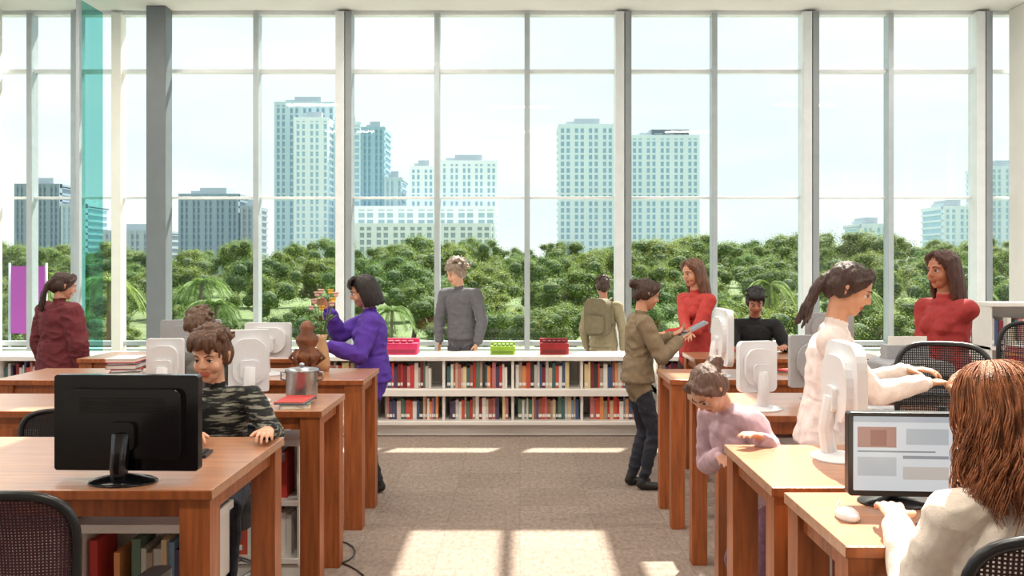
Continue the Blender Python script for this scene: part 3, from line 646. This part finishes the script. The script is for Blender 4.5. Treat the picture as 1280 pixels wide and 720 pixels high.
person('seated_woman_with_auburn_hair',1.22,2.17,104,H=1.66,hip=0.70,lean=0.08,head_yaw=10,head_pitch=8,hands=((1.06,2.50,1.055),(1.42,2.50,1.055)),feet=seatfeet(0.28,0.3),top=(238,226,212),pants=(70,80,100),hairc=(120,66,40),hairhi=(200,126,80),style='long_wavy',voxel=0.0055,skin=(214,160,130),bulk=0.014,wr=0.005,headk=1.02,elbow_out=0.25)  # lighter strand tone puts backlit highlights into the hair colour
# ---------------------------------------------------------------- outside
MB().box(-700,700,15.5,900,-4.2,-4).obj('outdoor_ground',[mat('grass',(86,104,58),0.9,nscale=0.2,nvar=0.3)])
def leaf_mat():
    m=bpy.data.materials.new('foliage'); m.use_nodes=True; nt=m.node_tree; b=nt.nodes['Principled BSDF']; b.inputs['Roughness'].default_value=0.7
    b.inputs['Specular IOR Level'].default_value=0.2
    g=nt.nodes.new('ShaderNodeNewGeometry'); oi=nt.nodes.new('ShaderNodeObjectInfo'); r=nt.nodes.new('ShaderNodeValToRGB'); r2=nt.nodes.new('ShaderNodeValToRGB')
    for rr,cs in ((r,[(90,112,66),(126,146,84),(160,174,112)]),(r2,[(170,196,172),(255,248,200),(205,230,205)])):
        rr.color_ramp.elements.new(0.5)
        for i,c in enumerate(cs): rr.color_ramp.elements[i].color=(*lin(c),1)
    nt.links.new(g.outputs['Random Per Island'],r.inputs[0]); nt.links.new(oi.outputs['Random'],r2.inputs[0])
    mx=nt.nodes.new('ShaderNodeMix'); mx.data_type='RGBA'; mx.blend_type='MULTIPLY'; mx.inputs[0].default_value=1
    nt.links.new(r.outputs[0],mx.inputs[6]); nt.links.new(r2.outputs[0],mx.inputs[7]); nt.links.new(mx.outputs[2],b.inputs['Base Color'])
    tr=nt.nodes.new('ShaderNodeBsdfTranslucent'); nt.links.new(mx.outputs[2],tr.inputs[0]); ms=nt.nodes.new('ShaderNodeMixShader'); ms.inputs[0].default_value=0.35
    out=nt.nodes['Material Output']; nt.links.new(b.outputs[0],ms.inputs[1]); nt.links.new(tr.outputs[0],ms.inputs[2]); nt.links.new(ms.outputs[0],out.inputs[0])
    return m
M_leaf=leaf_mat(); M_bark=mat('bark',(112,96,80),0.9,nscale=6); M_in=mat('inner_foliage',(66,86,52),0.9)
def tree_mesh(seed):
    R=random.Random(seed); b=MB()
    b.tube([(0,0,0),(0.02,0,0.25),(0.0,0.02,0.5)],[0.035,0.025,0.02],1,8)
    cl=[]
    for i in range(26):
        a=R.uniform(0,6.28); rr=R.uniform(0,0.42); z=R.uniform(0.40,0.90); rad=R.uniform(0.07,0.15)*(1.2-abs(z-0.62))
        rr*=1.1-abs(z-0.55)*1.3; cl.append((Vector((rr*math.cos(a),rr*math.sin(a),z)),rad))
        b.tube([(0,0,0.35),(rr*math.cos(a)*0.6,rr*math.sin(a)*0.6,z*0.85)],[0.012,0.006],1,5)
    me=bpy.data.meshes.new('tree_mesh')
    for c,rad in cl:
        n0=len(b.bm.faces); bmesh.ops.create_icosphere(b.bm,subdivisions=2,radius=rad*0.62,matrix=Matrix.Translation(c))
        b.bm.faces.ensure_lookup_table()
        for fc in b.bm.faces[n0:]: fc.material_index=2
        for j in range(460):
            d=Vector((R.gauss(0,1),R.gauss(0,1),R.gauss(0,1))).normalized(); p=c+d*rad*R.uniform(0.65,1.0+0.6*R.random()**2)
            n=(d+Vector((R.uniform(-.6,.6),R.uniform(-.6,.6),R.uniform(-.2,.9)))).normalized(); u=n.orthogonal().normalized(); v=n.cross(u); s_=R.uniform(0.005,0.012)
            vs=[b.bm.verts.new(p+u*s_*x+v*s_*y_) for x,y_ in ((-1,0),(0,-0.7),(1,0),(0,0.7))]
            b.bm.faces.new(vs).material_index=0
    b.bm.to_mesh(me); b.bm.free()
    for m in (M_leaf,M_bark,M_in): me.materials.append(m)
    return me
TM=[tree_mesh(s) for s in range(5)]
def palm_mesh(seed):
    R=random.Random(seed); b=MB(); b.tube([(0,0,0),(0.02,0,0.4),(0.05,0,0.82)],[0.028,0.02,0.016],1,8)
    for k in range(20):
        a=k*2.4; up_=R.uniform(0.05,0.35); L_=R.uniform(0.22,0.30); pts=[]
        for t in [i/12 for i in range(13)]:
            pts.append(Vector((0.05+math.cos(a)*L_*t,math.sin(a)*L_*t,0.82+up_*t*0.9-0.38*t*t)))
        b.tube(pts,0.003,0,4)
        side=Vector((-math.sin(a),math.cos(a),0))
        for p,q_ in zip(pts[1:],pts[2:]+[pts[-1]]):
            for sgn in (-1,1):
                for h_ in (0,0.33,0.66):
                    o_=p.lerp(q_,h_); e1=o_+side*sgn*0.05+Vector((0,0,-0.03))+(p-pts[0]).normalized()*0.03
                    vs=[b.bm.verts.new(v) for v in (o_,o_+(p-pts[0]).normalized()*0.009,e1)]
                    b.bm.faces.new(vs).material_index=0
    me=bpy.data.meshes.new('palm_mesh'); b.bm.to_mesh(me); b.bm.free()
    for m in (M_leaf,M_bark): me.materials.append(m)
    return me
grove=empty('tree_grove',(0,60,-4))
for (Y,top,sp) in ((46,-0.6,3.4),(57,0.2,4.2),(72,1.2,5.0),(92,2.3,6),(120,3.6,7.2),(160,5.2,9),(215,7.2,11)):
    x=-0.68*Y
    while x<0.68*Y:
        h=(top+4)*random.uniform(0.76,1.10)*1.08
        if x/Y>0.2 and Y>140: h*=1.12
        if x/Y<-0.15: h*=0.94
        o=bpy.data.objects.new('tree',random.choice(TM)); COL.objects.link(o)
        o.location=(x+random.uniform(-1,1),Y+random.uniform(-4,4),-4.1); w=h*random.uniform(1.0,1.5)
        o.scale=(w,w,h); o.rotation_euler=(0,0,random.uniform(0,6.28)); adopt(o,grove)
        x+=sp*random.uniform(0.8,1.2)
PM=[palm_mesh(s) for s in range(2)]
for (x,y,h) in ((-21,38,5.2),(-19,41,6.0),(-23.5,44,6.2),(-13.5,40,4.8),(-17,47,5.8),(9.5,42,4.6),(17,44,5.4),(22,43,5.6),(-6,41,4.4),(14,50,5.6)):
    o=bpy.data.objects.new('palm_tree',random.choice(PM)); COL.objects.link(o); o.location=(x,y,-4.05); o.scale=(h,h,h); o.rotation_euler=(0,0,random.uniform(0,6)); adopt(o,grove)
def building(x0,x1,top,Y=400,depth=22,wall=(222,230,232),glass=(150,176,188),fins=4,fl=3.0,cap=True):
    b=MB(); w=x1-x0; b.box(x0+0.6,x1-0.6,Y+0.6,Y+depth,-4,top-1,0)
    z=0
    while z<top-1:
        b.box(x0,x1,Y,Y+depth+0.5,z,z+0.95,1); z+=fl
    b.box(x0,x1,Y-0.1,Y+depth+0.5,top-1.6,top,1)
    for i in range(fins+1):
        x=x0+w*i/fins; ww=0.5 if i%2 else 1.1; b.box(max(x0,x-ww),min(x1,x+ww),Y-0.5,Y+2,-4,top,1)
    if cap:
        b.box(x0+w*0.3,x0+w*0.75,Y+4,Y+depth-4,top,top+3.0,2); b.box(x0+w*0.15,x0+w*0.3,Y+4,Y+depth-6,top,top+1.6,2)
    b.obj('high_rise_building',[mat('facade_glass_%d_%d_%d'%glass,glass,0.35,nscale=0.15,nvar=0.12,emit=0.42),mat('facade_%d_%d_%d'%wall,wall,0.8,nscale=0.05,nvar=0.04,emit=0.25),mat('roof_plant',(160,172,180),0.8,emit=0.3)])  # distant haze put into pale colours and a glow on glass, walls, roofs
G1=(144,174,186)
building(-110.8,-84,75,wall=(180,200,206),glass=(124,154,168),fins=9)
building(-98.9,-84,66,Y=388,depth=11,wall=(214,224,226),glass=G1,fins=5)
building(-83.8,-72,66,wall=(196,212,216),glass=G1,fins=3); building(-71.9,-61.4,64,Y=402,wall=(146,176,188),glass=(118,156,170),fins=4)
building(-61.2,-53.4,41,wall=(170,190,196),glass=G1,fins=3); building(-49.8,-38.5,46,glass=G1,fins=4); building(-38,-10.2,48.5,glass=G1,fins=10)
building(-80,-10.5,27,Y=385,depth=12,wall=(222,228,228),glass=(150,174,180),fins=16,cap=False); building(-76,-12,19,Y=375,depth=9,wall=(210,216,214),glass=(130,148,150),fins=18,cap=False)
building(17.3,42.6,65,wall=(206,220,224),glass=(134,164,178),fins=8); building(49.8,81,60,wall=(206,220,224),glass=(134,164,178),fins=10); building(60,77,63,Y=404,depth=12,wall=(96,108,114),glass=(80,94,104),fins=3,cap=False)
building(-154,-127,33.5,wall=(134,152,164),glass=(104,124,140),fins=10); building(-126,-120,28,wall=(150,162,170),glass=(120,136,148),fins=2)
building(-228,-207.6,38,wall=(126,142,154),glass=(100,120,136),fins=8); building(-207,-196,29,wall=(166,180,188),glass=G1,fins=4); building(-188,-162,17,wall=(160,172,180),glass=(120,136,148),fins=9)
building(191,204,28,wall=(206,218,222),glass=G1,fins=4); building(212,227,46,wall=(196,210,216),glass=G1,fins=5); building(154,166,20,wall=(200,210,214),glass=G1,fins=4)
b=MB(); b.box(-0.55,0.55,-0.02,0.02,0,2.2,0); b.tube([(-0.6,0,-4),(-0.6,0,2.3)],0.04,1); b.tube([(0.6,0,-4),(0.6,0,2.3)],0.04,1); b.obj('purple_banner',[mat('banner_purple',(156,62,150),0.7,emit=0.25),M_alu],loc=(-16.1,29,-0.5))  # slight glow put into the banner cloth, which is no lamp
b=MB(); b.box(-22,22,27,27.3,-4,-0.9,0); b.box(-22.1,22.1,26.95,27.35,-0.9,-0.8,0); b.obj('garden_wall',[mat('stucco',(206,206,200),0.8,nscale=2)])
# ---------------------------------------------------------------- light
s=Vector((0.45,0.89,0)).normalized()*math.cos(math.radians(55)); s.z=math.sin(math.radians(55))
L=bpy.data.lights.new('sun','SUN'); L.energy=15; L.angle=math.radians(0.7); L.color=(1,0.91,0.78)
so=bpy.data.objects.new('sun',L); COL.objects.link(so); so.rotation_euler=s.to_track_quat('Z','Y').to_euler(); so.location=(10,20,30)
w=bpy.data.worlds.new('sky'); sc.world=w; w.use_nodes=True; nt=w.node_tree; bg=nt.nodes['Background']
tc=nt.nodes.new('ShaderNodeTexCoord'); sx=nt.nodes.new('ShaderNodeSeparateXYZ'); rp=nt.nodes.new('ShaderNodeValToRGB')
nt.links.new(tc.outputs['Generated'],sx.inputs[0]); nt.links.new(sx.outputs['Z'],rp.inputs[0])
e=rp.color_ramp.elements; e[0].position=0.0; e[0].color=(*lin((226,235,240)),1); e[1].position=0.3; e[1].color=(*lin((232,242,245)),1)
n=nt.nodes.new('ShaderNodeTexNoise'); n.inputs['Scale'].default_value=3.0; n.inputs['Detail'].default_value=6
mp=nt.nodes.new('ShaderNodeMapping'); mp.inputs['Scale'].default_value=(1,1,4); nt.links.new(tc.outputs['Generated'],mp.inputs[0]); nt.links.new(mp.outputs[0],n.inputs['Vector'])
r2=nt.nodes.new('ShaderNodeValToRGB'); r2.color_ramp.elements[0].position=0.38; r2.color_ramp.elements[1].position=0.66
nt.links.new(n.outputs['Fac'],r2.inputs[0])
mx=nt.nodes.new('ShaderNodeMix'); mx.data_type='RGBA'; nt.links.new(r2.outputs[0],mx.inputs[0]); nt.links.new(rp.outputs[0],mx.inputs[6]); mx.inputs[7].default_value=(0.93,0.93,0.92,1)
nt.links.new(mx.outputs[2],bg.inputs[0]); bg.inputs[1].default_value=1.22
# ---------------------------------------------------------------- camera
cam=bpy.data.cameras.new('camera'); co=bpy.data.objects.new('camera',cam); COL.objects.link(co); sc.camera=co
cam.sensor_width=36; cam.lens=36*1108/1280; cam.shift_y=-30/1280; cam.shift_x=-10/1280
co.location=(0,0,1.77); co.rotation_euler=(math.pi/2,0,0); cam.clip_end=2000
sc.view_settings.view_transform='Standard'; sc.view_settings.look='None'; sc.view_settings.exposure=0.10
